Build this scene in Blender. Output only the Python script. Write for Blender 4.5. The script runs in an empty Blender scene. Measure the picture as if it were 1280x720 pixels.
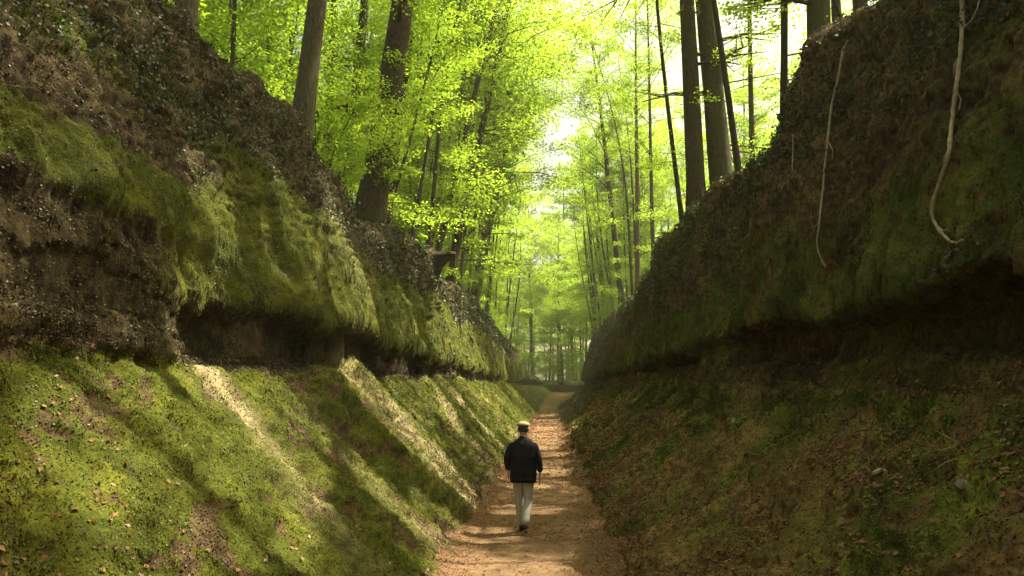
import bpy, math, random
import numpy as np
from mathutils import Vector, Matrix, Quaternion
R = math.radians
random.seed(7)
rng = np.random.default_rng(11)
C = bpy.context.scene.collection
SC = bpy.context.scene

# ------------------------------------------------------------------ camera
EYE = 2.3
FPX = 925.0
cam_d = bpy.data.cameras.new('camera')
cam = bpy.data.objects.new('camera', cam_d); C.objects.link(cam)
cam_d.sensor_width = 36.0
cam_d.lens = 36.0 * FPX / 1280.0
cam_d.clip_start = 0.05; cam_d.clip_end = 2000
cam.location = (0, 0, EYE)
cam.rotation_euler = (R(90 + 7.7), 0, R(2.95))
SC.camera = cam
CAM_M = cam.rotation_euler.to_matrix()
def ray(px, py):
    return (CAM_M @ Vector(((px - 640) / FPX, (360 - py) / FPX, -1.0)))
def at_x(px, py, X):            # world point on that sight line, X metres to the side
    d = ray(px, py); return Vector((0, 0, EYE)) + d * (X / d.x)

# ------------------------------------------------------------------ world + sun
SUN_EL, SUN_AZ = 60.0, 64.0
w = bpy.data.worlds.new('World'); SC.world = w; w.use_nodes = True
nt = w.node_tree
bg = nt.nodes['Background']
sky = nt.nodes.new('ShaderNodeTexSky'); sky.sky_type = 'NISHITA'
sky.sun_disc = False
sky.sun_elevation = R(SUN_EL); sky.sun_rotation = R(SUN_AZ)
sky.air_density = 0.8; sky.dust_density = 6.0; sky.ozone_density = 0.3
tint = nt.nodes.new('ShaderNodeMix'); tint.data_type = 'RGBA'; tint.blend_type = 'MULTIPLY'; tint.inputs[0].default_value = 1.0
tint.inputs[7].default_value = (1.12, 1.0, 0.66, 1)
nt.links.new(sky.outputs[0], tint.inputs[6]); nt.links.new(tint.outputs[2], bg.inputs[0]); bg.inputs[1].default_value = 0.12
sd = bpy.data.lights.new('sun', 'SUN'); sun = bpy.data.objects.new('sun', sd); C.objects.link(sun)
sd.energy = 5.0; sd.angle = R(0.5); sd.color = (1.0, 0.90, 0.70)
sdir = Vector((math.cos(R(SUN_EL)) * math.sin(R(SUN_AZ)), math.cos(R(SUN_EL)) * math.cos(R(SUN_AZ)), math.sin(R(SUN_EL))))
sun.rotation_euler = sdir.to_track_quat('Z', 'Y').to_euler()
sun.location = (20, 10, 40)
SC.view_settings.view_transform = 'Standard'; SC.view_settings.look = 'None'
SC.view_settings.gamma = 1.0; SC.view_settings.use_curve_mapping = False
SC.view_settings.exposure = 1.7
SC.render.engine = 'CYCLES'
SC.cycles.max_bounces = 7; SC.cycles.diffuse_bounces = 4; SC.cycles.transmission_bounces = 5
SC.cycles.caustics_reflective = False; SC.cycles.caustics_refractive = False

# ------------------------------------------------------------------ helpers
def tag(o, label=None, cat=None, group=None, kind=None):
    if label: o['label'] = label
    if cat: o['category'] = cat
    if group: o['group'] = group
    if kind: o['kind'] = kind
    return o
def empty(name, loc):
    o = bpy.data.objects.new(name, None); C.objects.link(o); o.location = loc
    o.empty_display_size = 0.2
    return o
def mesh_np(name, verts, faces, mat=None, smooth=False, attrs=None):
    verts = np.ascontiguousarray(verts, dtype=np.float32); faces = np.ascontiguousarray(faces, dtype=np.int32)
    me = bpy.data.meshes.new(name)
    n, k = faces.shape
    me.vertices.add(len(verts)); me.vertices.foreach_set('co', verts.ravel())
    me.loops.add(n * k); me.loops.foreach_set('vertex_index', faces.ravel())
    me.polygons.add(n); me.polygons.foreach_set('loop_start', np.arange(0, n * k, k, dtype=np.int32))
    if smooth: me.polygons.foreach_set('use_smooth', np.ones(n, dtype=bool))
    for an, av, dom in (attrs or []):
        a = me.attributes.new(an, 'FLOAT', dom); a.data.foreach_set('value', np.ascontiguousarray(av, dtype=np.float32))
    me.update()
    if mat: me.materials.append(mat)
    return me
def link(name, me, parent=None, loc=None):
    o = bpy.data.objects.new(name, me); C.objects.link(o)
    if parent: o.parent = parent
    if loc is not None: o.location = loc
    return o

def _h(ix, iy, iz, seed):
    h = (ix.astype(np.uint32) * np.uint32(374761393) + iy.astype(np.uint32) * np.uint32(668265263)
         + iz.astype(np.uint32) * np.uint32(2147483647 - 88) + np.uint32((seed * 1274126177) & 0xffffffff))
    h = (h ^ (h >> np.uint32(13))) * np.uint32(1274126177)
    h = (h ^ (h >> np.uint32(15))) * np.uint32(2246822519)
    h = h ^ (h >> np.uint32(16))
    return h.astype(np.float64) * (2.0 / 4294967295.0) - 1.0
def vn(x, y, z, seed=0):
    x, y, z = np.broadcast_arrays(np.asarray(x, float), np.asarray(y, float), np.asarray(z, float))
    fx, fy, fz = np.floor(x), np.floor(y), np.floor(z)
    ux, uy, uz = x - fx, y - fy, z - fz
    ix, iy, iz = fx.astype(np.int64), fy.astype(np.int64), fz.astype(np.int64)
    ux = ux * ux * (3 - 2 * ux); uy = uy * uy * (3 - 2 * uy); uz = uz * uz * (3 - 2 * uz)
    out = 0
    for dx in (0, 1):
        wx = ux if dx else 1 - ux
        for dy in (0, 1):
            wy = uy if dy else 1 - uy
            for dz in (0, 1):
                wz = uz if dz else 1 - uz
                out = out + _h(ix + dx, iy + dy, iz + dz, seed) * wx * wy * wz
    return out
def fbm(x, y, z, seed=0, octv=3):
    s = 0; a = 1.0; t = 0
    for i in range(octv):
        s = s + a * vn(x * 2.03 ** i, y * 2.03 ** i, z * 2.03 ** i, seed + i * 17); t += a; a *= 0.5
    return s / t
def gauss(y, c, s): return np.exp(-((y - c) / s) ** 2)
def sstep(a, b, x):
    t = np.clip((x - a) / (b - a), 0, 1); return t * t * (3 - 2 * t)

# ------------------------------------------------------------------ materials
def new_mat(name):
    m = bpy.data.materials.new(name); m.use_nodes = True
    return m, m.node_tree.nodes, m.node_tree.links, m.node_tree.nodes['Principled BSDF']
def N(nodes, typ, **kw):
    n = nodes.new(typ)
    for k, v in kw.items(): setattr(n, k, v)
    return n
def noise(nodes, links, vec, scale, detail=4, rough=0.6):
    n = nodes.new('ShaderNodeTexNoise'); n.inputs['Scale'].default_value = scale
    n.inputs['Detail'].default_value = detail; n.inputs['Roughness'].default_value = rough
    links.new(vec, n.inputs['Vector']); return n.outputs['Fac']
def mapping(nodes, links, sc, rot=(0, 0, 0)):
    tc = nodes.new('ShaderNodeTexCoord'); mp = nodes.new('ShaderNodeMapping')
    mp.inputs['Scale'].default_value = sc; mp.inputs['Rotation'].default_value = rot
    links.new(tc.outputs['Object'], mp.inputs['Vector']); return mp.outputs['Vector']
def ramp(nodes, links, fac, stops):
    r = nodes.new('ShaderNodeValToRGB'); links.new(fac, r.inputs['Fac'])
    el = r.color_ramp.elements
    while len(el) < len(stops): el.new(0.5)
    for e, (p, c) in zip(el, stops):
        e.position = p; e.color = (c[0], c[1], c[2], 1)
    return r.outputs['Color']
def mixc(nodes, links, fac, a, b):
    m = nodes.new('ShaderNodeMix'); m.data_type = 'RGBA'
    if isinstance(fac, float): m.inputs[0].default_value = fac
    else: links.new(fac, m.inputs[0])
    links.new(a, m.inputs[6]); links.new(b, m.inputs[7]); return m.outputs[2]
def math_n(nodes, links, op, a, b=None, clamp=False):
    m = nodes.new('ShaderNodeMath'); m.operation = op; m.use_clamp = clamp
    for i, v in enumerate((a, b)):
        if v is None: continue
        if isinstance(v, (int, float)): m.inputs[i].default_value = v
        else: links.new(v, m.inputs[i])
    return m.outputs[0]

def bank_material(name, soil_stops, moss_stops, stretch, bump=1.0, val=0.72):
    m, n, l, p = new_mat(name)
    v = mapping(n, l, stretch); vi = mapping(n, l, (1, 1, 1))
    n1 = noise(n, l, v, 9.0, 8, 0.72); n2 = noise(n, l, vi, 1.4, 5, 0.6); n3 = noise(n, l, vi, 38.0, 4, 0.7)
    soilf = math_n(n, l, 'ADD', math_n(n, l, 'MULTIPLY', n1, 0.6), math_n(n, l, 'MULTIPLY', n2, 0.4))
    soil = ramp(n, l, soilf, soil_stops)  # soil tones; the dark end also paints crevice shade into the bump hollows
    mossf = math_n(n, l, 'ADD', math_n(n, l, 'MULTIPLY', n3, 0.5), math_n(n, l, 'MULTIPLY', n2, 0.5))
    moss = ramp(n, l, mossf, moss_stops)
    a = n.new('ShaderNodeAttribute'); a.attribute_name = 'moss'
    s = math_n(n, l, 'ADD', a.outputs['Fac'], math_n(n, l, 'MULTIPLY', math_n(n, l, 'SUBTRACT', n1, 0.5), 1.6))
    s = math_n(n, l, 'ADD', s, math_n(n, l, 'MULTIPLY', math_n(n, l, 'SUBTRACT', n3, 0.5), 0.9))
    mr = n.new('ShaderNodeMapRange'); mr.inputs['From Min'].default_value = 0.35; mr.inputs['From Max'].default_value = 0.65
    l.new(s, mr.inputs['Value'])
    ad = n.new('ShaderNodeAttribute'); ad.attribute_name = 'sand'
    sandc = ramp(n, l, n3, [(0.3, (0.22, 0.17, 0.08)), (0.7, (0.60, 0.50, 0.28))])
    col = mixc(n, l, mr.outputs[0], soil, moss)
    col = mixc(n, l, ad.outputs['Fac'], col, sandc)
    hs = n.new('ShaderNodeHueSaturation'); hs.inputs['Value'].default_value = val; l.new(col, hs.inputs['Color']); l.new(hs.outputs[0], p.inputs['Base Color'])
    p.inputs['Roughness'].default_value = 0.95; p.inputs['Specular IOR Level'].default_value = 0.15
    b = n.new('ShaderNodeBump'); b.inputs['Strength'].default_value = bump; b.inputs['Distance'].default_value = 0.06
    l.new(math_n(n, l, 'ADD', n1, math_n(n, l, 'MULTIPLY', n3, 0.5)), b.inputs['Height'])
    l.new(b.outputs[0], p.inputs['Normal'])
    return m
GM = [(0.28, (0.016, 0.020, 0.004)), (0.5, (0.082, 0.10, 0.011)), (0.70, (0.23, 0.235, 0.025))]
GM2 = [(0.28, (0.012, 0.016, 0.004)), (0.5, (0.05, 0.062, 0.012)), (0.72, (0.14, 0.145, 0.03))]
GM3 = [(0.30, (0.018, 0.024, 0.004)), (0.5, (0.085, 0.105, 0.014)), (0.70, (0.24, 0.24, 0.04))]
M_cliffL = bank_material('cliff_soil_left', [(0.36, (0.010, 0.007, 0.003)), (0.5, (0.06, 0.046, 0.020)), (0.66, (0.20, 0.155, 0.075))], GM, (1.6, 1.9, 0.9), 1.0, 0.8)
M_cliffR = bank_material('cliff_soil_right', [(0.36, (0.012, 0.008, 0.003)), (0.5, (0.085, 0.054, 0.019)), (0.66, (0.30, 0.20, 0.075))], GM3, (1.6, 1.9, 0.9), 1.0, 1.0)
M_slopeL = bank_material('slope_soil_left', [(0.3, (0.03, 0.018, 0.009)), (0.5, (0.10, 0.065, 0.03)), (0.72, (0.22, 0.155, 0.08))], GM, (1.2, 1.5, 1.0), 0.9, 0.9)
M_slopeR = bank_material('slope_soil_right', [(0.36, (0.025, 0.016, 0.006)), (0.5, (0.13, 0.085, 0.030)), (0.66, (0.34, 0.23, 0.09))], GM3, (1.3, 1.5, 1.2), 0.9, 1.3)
M_path = bank_material('path_soil', [(0.3, (0.07, 0.038, 0.02)), (0.5, (0.19, 0.11, 0.058)), (0.70, (0.36, 0.235, 0.13))], GM2, (1, 1.6, 1), 0.8, 0.88)
M_floor = bank_material('forest_floor_litter', [(0.3, (0.03, 0.02, 0.01)), (0.5, (0.10, 0.06, 0.03)), (0.72, (0.16, 0.11, 0.05))], GM2, (1, 1, 1), 0.7)

def leaf_mat(name, c_dark, c_mid, c_light, trans=0.55, tcol=(0.42, 0.52, 0.02)):
    m, n, l, p = new_mat(name)
    a = n.new('ShaderNodeAttribute'); a.attribute_name = 'rnd'
    oi = n.new('ShaderNodeObjectInfo')
    f = math_n(n, l, 'ADD', math_n(n, l, 'MULTIPLY', a.outputs['Fac'], 0.7), math_n(n, l, 'MULTIPLY', oi.outputs['Random'], 0.3))
    col = ramp(n, l, f, [(0.05, c_dark), (0.5, c_mid), (0.95, c_light)])
    l.new(col, p.inputs['Base Color']); p.inputs['Roughness'].default_value = 0.5
    p.inputs['Specular IOR Level'].default_value = 0.3
    if trans > 0:
        t = n.new('ShaderNodeBsdfTranslucent')
        tc = ramp(n, l, f, [(0.05, tuple(v * 0.6 for v in tcol)), (0.95, tcol)])
        l.new(tc, t.inputs['Color'])
        mx = n.new('ShaderNodeMixShader'); mx.inputs[0].default_value = trans
        l.new(p.outputs[0], mx.inputs[1]); l.new(t.outputs[0], mx.inputs[2])
        l.new(mx.outputs[0], n['Material Output'].inputs['Surface'])
    return m
M_leaf = leaf_mat('beech_leaf', (0.04, 0.09, 0.008), (0.08, 0.15, 0.01), (0.15, 0.21, 0.015), 0.62, (0.47, 0.70, 0.05))
M_ivy = leaf_mat('ivy_leaf', (0.008, 0.016, 0.004), (0.022, 0.038, 0.009), (0.07, 0.085, 0.022), 0.2, (0.08, 0.14, 0.01))
M_litter = leaf_mat('dead_leaf', (0.045, 0.018, 0.008), (0.14, 0.065, 0.025), (0.30, 0.165, 0.07), 0.15, (0.3, 0.15, 0.05))
M_crumb = leaf_mat('earth_crumb', (0.006, 0.004, 0.002), (0.045, 0.034, 0.015), (0.13, 0.10, 0.045), 0.0)
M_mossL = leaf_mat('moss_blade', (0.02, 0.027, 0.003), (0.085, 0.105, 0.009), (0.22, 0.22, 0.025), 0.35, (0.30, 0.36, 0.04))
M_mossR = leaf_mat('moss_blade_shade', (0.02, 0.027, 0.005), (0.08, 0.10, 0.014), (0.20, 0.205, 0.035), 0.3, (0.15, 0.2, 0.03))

def bark(name, dark, light, green):
    m, n, l, p = new_mat(name)
    v = mapping(n, l, (1, 1, 0.25)); vi = mapping(n, l, (1, 1, 1))
    n1 = noise(n, l, v, 22, 6, 0.7); n2 = noise(n, l, vi, 1.1, 3)
    c = ramp(n, l, n1, [(0.38, dark), (0.64, light)])
    g = n.new('ShaderNodeRGB'); g.outputs[0].default_value = (*green, 1)
    mr = n.new('ShaderNodeMapRange'); mr.inputs['From Min'].default_value = 0.45; mr.inputs['From Max'].default_value = 0.65
    mr.inputs['To Max'].default_value = 0.75
    l.new(n2, mr.inputs['Value'])
    l.new(mixc(n, l, mr.outputs[0], c, g.outputs[0]), p.inputs['Base Color'])
    p.inputs['Roughness'].default_value = 0.9; p.inputs['Specular IOR Level'].default_value = 0.2
    b = n.new('ShaderNodeBump'); b.inputs['Strength'].default_value = 0.9; b.inputs['Distance'].default_value = 0.05
    l.new(n1, b.inputs['Height']); l.new(b.outputs[0], p.inputs['Normal'])
    return m
M_bark_brown = bark('bark_brown', (0.018, 0.013, 0.008), (0.085, 0.06, 0.034), (0.045, 0.05, 0.015))
M_bark_grey = bark('bark_grey', (0.035, 0.03, 0.016), (0.11, 0.095, 0.052), (0.06, 0.066, 0.02))
M_bark_dark = bark('bark_dark', (0.02, 0.016, 0.01), (0.07, 0.055, 0.03), (0.035, 0.04, 0.014))

def plain(name, c, rough=0.8, var=0.25, scale=30, bump=0.3):
    m, n, l, p = new_mat(name)
    v = mapping(n, l, (1, 1, 1)); f = noise(n, l, v, scale, 5)
    l.new(ramp(n, l, f, [(0.3, tuple(x * (1 - var) for x in c)), (0.7, tuple(min(1, x * (1 + var)) for x in c))]), p.inputs['Base Color'])
    p.inputs['Roughness'].default_value = rough; p.inputs['Specular IOR Level'].default_value = 0.25
    b = n.new('ShaderNodeBump'); b.inputs['Strength'].default_value = bump; b.inputs['Distance'].default_value = 0.01
    l.new(f, b.inputs['Height']); l.new(b.outputs[0], p.inputs['Normal'])
    return m

# ------------------------------------------------------------------ the lane: two banks, path, forest floor
Y1 = 118.0
def ysamples():
    ys = list(np.arange(-9, 2.5, 0.05)); y = 2.5
    while y < Y1:
        ys.append(y); y += max(0.014, 0.0042 * y)
    return np.array(ys + [Y1])
YS = ysamples()
def bend(y): return 0.0013 * np.clip(y - 72, 0, None) ** 2          # the lane curves gently away at its far end
def floor_z(y): return 0.03 * vn(y * 0.9, 0.3, 0.1, 5) + 0.02 * vn(y * 2.7, 0, 0, 6) + 1.6 * sstep(78, 118, y)

def seg(points, counts):
    """points: list of (X(y), Z(y)) arrays; linear interpolation between neighbours -> X,Z grids [ny, nt]"""
    Xs, Zs = [], []
    for i, c in enumerate(counts):
        t = np.linspace(0, 1, c, endpoint=(i == len(counts) - 1))
        (x0, z0), (x1, z1) = points[i], points[i + 1]
        Xs.append(x0[:, None] * (1 - t) + x1[:, None] * t); Zs.append(z0[:, None] * (1 - t) + z1[:, None] * t)
    return np.concatenate(Xs, 1), np.concatenate(Zs, 1)
def smooth_t(A, k, fixed=0):
    for _ in range(k):
        B = A.copy(); B[:, 1:-1] = (A[:, :-2] + 2 * A[:, 1:-1] + A[:, 2:]) / 4; A = B
    return A

def build_bank(side):
    y = YS; one = np.ones_like(y); z0 = floor_z(y)
    far = sstep(60, 110, y)
    if side < 0:
        foot = 1.24 + 0.14 * sstep(9, 14, y) + 0.09 * vn(y * 0.5, 1, 1, 31) + 0.05 * vn(y * 1.7, 1, 1, 32)
        crest = 3.85 + 0.12 * vn(y * 0.6, 2, 1, 33); cz = 2.50 + 0.07 * vn(y * 0.8, 3, 1, 34)
        rat_y = [-9, 6, 10.2, 12.4, 16.7, 18.5, 22.6, 29, 33, 35, 38, 46, 54, 70, 100, 118]
        rat = [1.0, 1.03, 1.03, .97, .97, .90, .98, 1.05, 1.20, 1.02, 1.02, 1.12, 1.2, 1.1, 1.04, 1.0]
        Xtop = 5.2
        zb = np.interp(y, [-9, 6, 8.5, 11, 118], [3.42, 3.42, 3.38, 3.32, 3.28]) + 0.20 * vn(y * 0.9, 5, 1, 35) + 0.07 * vn(y * 3.1, 5, 1, 36)
        back = 4.24 + 0.28 * fbm(y * .9, 8, 1, 39, 2)
        pill = 0.95 * gauss(y, 14.1, 0.16) + 0.6 * gauss(y, 20.6, 0.5) + 0.95 * gauss(y, 27.6, 0.8) + 0.6 * gauss(y, 47, 1.5) + 0.90 * (1 - sstep(7.2, 8.4, y))
        gul = 0.75 * gauss(y, 26.2, 0.9) + 0.35 * gauss(y, 19.6, 0.6) + 0.5 * gauss(y, 36.5, 1.2) + 0.6 * gauss(y, 58, 2)
        bul = 0.30 * gauss(y, 14.0, 1.6) + 0.25 * gauss(y, 28.4, 1.5)
    else:
        foot = 0.74 + 0.08 * vn(y * 0.5, 1, 1, 41) + 0.05 * vn(y * 1.7, 1, 1, 42)
        crest = 3.50 + 0.12 * vn(y * 0.6, 2, 1, 43); cz = 2.02 + 0.08 * vn(y * 0.8, 3, 1, 44) + 0.25 * sstep(10, 25, y)
        rat_y = [-9, 8, 10.8, 12.3, 15.1, 18, 25, 32, 37, 40, 60, 75, 100, 118]
        rat = [1.2, 1.2, 1.18, 1.19, 1.07, 1.15, 1.24, 1.27, 1.12, 1.08, 1.17, 1.15, 1.15, 1.1]
        Xtop = 4.75
        zb = np.interp(y, [-9, 5, 9, 14, 118], [3.08, 3.1, 3.18, 3.3, 3.30]) + 0.12 * vn(y * 0.8, 5, 1, 45) + 0.07 * vn(y * 2.9, 5, 1, 46)
        back = 4.05 + 0.25 * fbm(y * .8, 8, 1, 49, 2)
        pill = 0.9 * gauss(y, 17.8, 1.5) + 0.5 * gauss(y, 31, 1.2) + 0.8 * gauss(y, 44, 3)
        gul = 0.4 * gauss(y, 16.0, 0.7) + 0.4 * gauss(y, 28, 1.0) + 0.5 * gauss(y, 39.5, 1.3)
        bul = 0.2 * gauss(y, 12.5, 1.5)
    pill = np.clip(pill, 0, 1)
    # where a pillar joins roof and shelf the recess closes
    tz = EYE + Xtop * np.interp(y, rat_y, rat) + 0.10 * vn(y * 0.9, 7, 3, 37) + 0.10 * vn(y * 2.4, 7, 3, 38)
    lipX = crest + 0.02
    backX = back * (1 - pill) + (crest + 0.12) * pill
    shelfX = (crest + 0.28 * (1 - pill) + 0.06 * pill) - (0.16 * (1 - sstep(6.0, 8.3, y)) if side < 0 else 0)
    fall = sstep(88, 116, y); tz = tz * (1 - fall) + 4.3 * fall; plat = 7.6 - 3.6 * fall
    H = tz - zb
    steep = cz + ((0.10 + 0.22 * (1 - sstep(6.5, 8.2, y))) if side < 0 else 0.62)
    P = [(foot, z0 - 0.03), (foot + 0.45 * (crest - foot), z0 * 0.4 + (0.43 if side < 0 else 0.38) * cz),
         (crest - 0.05, cz), (shelfX, steep), (backX, steep + 0.12), (backX + 0.03, np.maximum(zb - 0.14, steep + 0.2)),
         (lipX + 0.10, zb + 0.0), (lipX + 0.03, zb + 0.14),
         (lipX * 0.62 + Xtop * 0.38 - 0.12, zb + 0.33 * H), (lipX * 0.3 + Xtop * 0.7 + 0.02, zb + 0.68 * H),
         (one * Xtop - 0.02, tz - 0.12), (one * Xtop + 0.45, tz + 0.05), (one * 6.6, tz * 0.3 + plat * 0.7), (one * 10.5, plat + .1)]
    counts = [62, 74, 22, 22, 14, 16, 10, 60, 66, 40, 18, 10, 12]
    isplit = 62 + 74 + 11
    X, Z = seg(P, counts)
    X = smooth_t(X, 5); Z = smooth_t(Z, 5)
    # analytic profile normals (pointing into the lane)
    dX = np.gradient(X, axis=1); dZ = np.gradient(Z, axis=1)
    ln = np.sqrt(dX ** 2 + dZ ** 2) + 1e-9
    nX, nZ = -dZ / ln, dX / ln
    Y = np.repeat(y[:, None], X.shape[1], 1)
    k = 0 if side < 0 else 100
    ii = np.arange(X.shape[1])[None, :]
    c_low = 1 - sstep(0, 1, (ii - 138) / 10.0)              # lower slope
    c_up = sstep(0, 1, (ii - 205) / 14.0)                   # upper cliff
    c_rim = sstep(0, 1, (ii - 335) / 25.0)
    edge = sstep(0, 14, ii)                                  # fade at the path
    # lower slope: gullies running down the slope, slanting a little along the lane
    skew = Y + 0.35 * Z
    gl = fbm(skew * 0.85, Z * 0.12, 0.5, k + 50, 3)
    g2 = vn(skew * 2.6, Z * 0.5, 0.5, k + 53)
    D = c_low * edge * (0.27 * gl * (0.5 + 0.5 * sstep(5, 14, Y)) + 0.10 * g2 * sstep(6, 12, np.abs(Y) + 3))
    if side < 0:
        for (c, wd, am) in ((7.9, .5, .08), (14.0, .8, .20), (18.4, .5, .2), (21.8, .5, .2), (25.5, .6, .25), (31, .8, .25), (42, 1.2, .3), (58, 1.6, .3)):
            D += c_low * edge * am * .7 * (1 + .6 * vn(Z * .8, c, 2, 98)) * gauss(Y, c - .1 * (2.5 - Z) + .35 * vn(Z * .9, c, 0, 96), wd * (1.0 + .25 * (2.5 - Z)))
    D += c_low * edge * (0.07 * fbm(X * 3, Y * 3, Z * 3, k + 54, 2) + 0.045 * fbm(X * 11, Y * 11, Z * 11, k + 55, 2))
    # cliff
    big = fbm(Y * 0.33, Z * 0.18, 0.2, k + 60, 2)
    med = fbm(Y * 1.3, Z * 0.7, 0.3, k + 62, 2)
    run = fbm(Y * 5.2, Z * 0.9, 0.3, k + 64, 2)
    fine = fbm(X * 9, Y * 9, Z * 3.5, k + 66, 3)
    upm = c_up
    D += upm * (0.42 * big + 0.26 * med + 0.15 * run + 0.10 * fine + (0.14 * sstep(3.8, 4.1, Z) * (1 - sstep(4.3, 5.2, Z)) * (1 - sstep(7, 10, Y)) if side < 0 else 0) + bul[:, None] - gul[:, None] * sstep(0, 1, (Z - 3.2) / 1.5))
    mid = (1 - c_low) * (1 - c_up)
    D += mid * (0.08 * med + 0.07 * run + 0.04 * fine)
    D += c_rim * (0.10 * fbm(Y * 3, Z * 3, X * 3, k + 70, 3))
    # clod-like nodules in the brown part of the cliff
    nod = np.abs(vn(X * 7, Y * 7, Z * 7, k + 73)); D += upm * 0.11 * (nod - 0.3) * sstep(4.0, 5.2, Z) + (c_low * edge * 0.04 + mid * .05) * (np.abs(vn(X * 8, Y * 8, Z * 8, k + 75)) - .3)
    X = X + nX * D; Z = Z + nZ * D
    Z += (1 - sstep(0, 40, ii)) * 0
    # attributes
    lowm = fbm(X * 0.7, Y * 0.7, Z * 0.7, k + 80, 3)
    if side < 0:
        moss_low = 0.95 + 0.5 * lowm - 0.25 * sstep(0.9, 0.0, Z) * sstep(0, 1, np.abs(fbm(Y * 0.8, Z, 1, 83, 2)) * 2) + 0.15 * g2
        hfrac = (Z - zb[:, None]) / H[:, None]
        bt = 0.16 + 0.34 * sstep(7.0, 10.5, Y)
        belt = sstep(-0.03, 0.02, hfrac) * (1 - sstep(bt, bt + .16, hfrac + 0.16 * lowm + 0.12 * med))
        # second green streak on the near wall
        zlow = sstep(3.75, 4.1, Z + .15 * med - .25 * sstep(0, 8, Y) * 0) * (1 - sstep(4.55, 4.95, Z + .25 * med))
        nearw = 1 - sstep(6.8, 9.2, Y + 1.2 * (4 - Z))
        belt = belt * (1 - nearw) + zlow * nearw
        moss_up = 0.85 * belt + (0.40 * gauss(hfrac, 0.62, 0.13)) * (1 - sstep(9, 12, Y)) + 0.10 + 0.30 * lowm + .12 * med
        moss_mid = 0.25 + 0.2 * lowm
        moss = moss_low * c_low + moss_up * c_up + moss_mid * mid
        moss = moss - 0.30 * c_rim
        # bare sandy washes under the overhang's drips
        sand = 0
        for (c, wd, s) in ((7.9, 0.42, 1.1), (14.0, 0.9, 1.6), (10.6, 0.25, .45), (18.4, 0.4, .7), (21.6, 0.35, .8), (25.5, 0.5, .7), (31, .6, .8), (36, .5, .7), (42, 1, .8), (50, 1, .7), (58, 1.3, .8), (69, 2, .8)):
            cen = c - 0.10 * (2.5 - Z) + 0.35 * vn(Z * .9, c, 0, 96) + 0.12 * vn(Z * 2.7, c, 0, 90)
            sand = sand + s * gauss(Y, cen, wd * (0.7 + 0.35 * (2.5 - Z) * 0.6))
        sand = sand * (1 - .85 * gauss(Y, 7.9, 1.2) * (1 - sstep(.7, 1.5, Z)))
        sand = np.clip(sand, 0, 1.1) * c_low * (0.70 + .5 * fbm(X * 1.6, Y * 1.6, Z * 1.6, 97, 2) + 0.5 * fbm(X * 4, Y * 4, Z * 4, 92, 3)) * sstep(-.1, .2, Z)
        sand = sand + 0.3 * c_up * gauss(Y, 15.5, 1.6) * gauss(hfrac, 0.55, 0.25)
    else:
        hfrac = (Z - zb[:, None]) / H[:, None]
        moss_low = 0.45 + 0.6 * lowm + 0.2 * sstep(14, 9, Y) * 0 + 0.25 * sstep(1.2, 2.2, Z)
        moss_up = 0.22 + 0.35 * lowm + 0.42 * sstep(-0.03, 0.03, hfrac) * (1 - sstep(0.22, 0.42, hfrac + 0.15 * med))
        moss_mid = 0.35 + 0.3 * lowm
        moss = moss_low * c_low + moss_up * c_up + moss_mid * mid - 0.15 * c_rim
        sand = 0 * moss
    # small dark hollows where the moss is torn
    hol = fbm(X * 3.5, Y * 3.5, Z * 3.5, k + 95, 3); tear = sstep(0.12, 0.30, hol)
    X = X - nX * tear * 0.035 * c_low * edge; Z = Z - nZ * tear * 0.035 * c_low * edge
    moss = moss - 0.55 * tear * (c_low + 0.6 * c_up)
    if side < 0: sand = sand + 0.75 * mid * gauss(Y, 14.1, 0.25) + .5 * c_up * gauss(Y, 14.1, .3) * gauss(hfrac, 0, .08)  # sunlight on the pillar and lip, painted in with the sand tone
    moss = np.clip(moss, 0, 1); sand = np.clip(sand, 0, 1)
    WX = side * X + bend(Y)
    V = np.stack([WX, Y, Z], -1)
    return V, moss, sand, isplit, hfrac

def grid_mesh(name, V, mat, attrs, flip):
    ny, nt_ = V.shape[:2]
    idx = np.arange(ny * nt_).reshape(ny, nt_)
    a, b, c, d = idx[:-1, :-1], idx[1:, :-1], idx[1:, 1:], idx[:-1, 1:]
    F = np.stack([a, b, c, d] if not flip else [a, d, c, b], -1).reshape(-1, 4)
    return mesh_np(name, V.reshape(-1, 3), F, mat, True, [(n_, v.ravel(), 'POINT') for n_, v in attrs])
def grid_normals(V, flip):
    du = np.gradient(V, axis=0); dv = np.gradient(V, axis=1)
    n = np.cross(du, dv); n /= np.linalg.norm(n, axis=-1, keepdims=True) + 1e-12
    return -n if flip else n

BANK = {}
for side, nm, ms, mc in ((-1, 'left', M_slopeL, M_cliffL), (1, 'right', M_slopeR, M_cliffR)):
    V, moss, sand, isp, hf = build_bank(side)
    flip = side < 0
    fl = not (side > 0)
    # orientation check: normals must look towards the lane / up
    nrm = grid_normals(V, False)
    fl = nrm[len(V) // 2, 60, 2] < 0
    nrm = grid_normals(V, fl)
    BANK[side] = (V, nrm, moss, isp, hf)
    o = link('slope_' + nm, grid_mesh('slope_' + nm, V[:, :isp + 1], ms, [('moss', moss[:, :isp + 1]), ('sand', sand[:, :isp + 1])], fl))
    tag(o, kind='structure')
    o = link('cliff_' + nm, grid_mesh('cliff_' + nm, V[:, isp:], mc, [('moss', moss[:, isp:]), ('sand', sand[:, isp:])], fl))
    tag(o, kind='structure')

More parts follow.
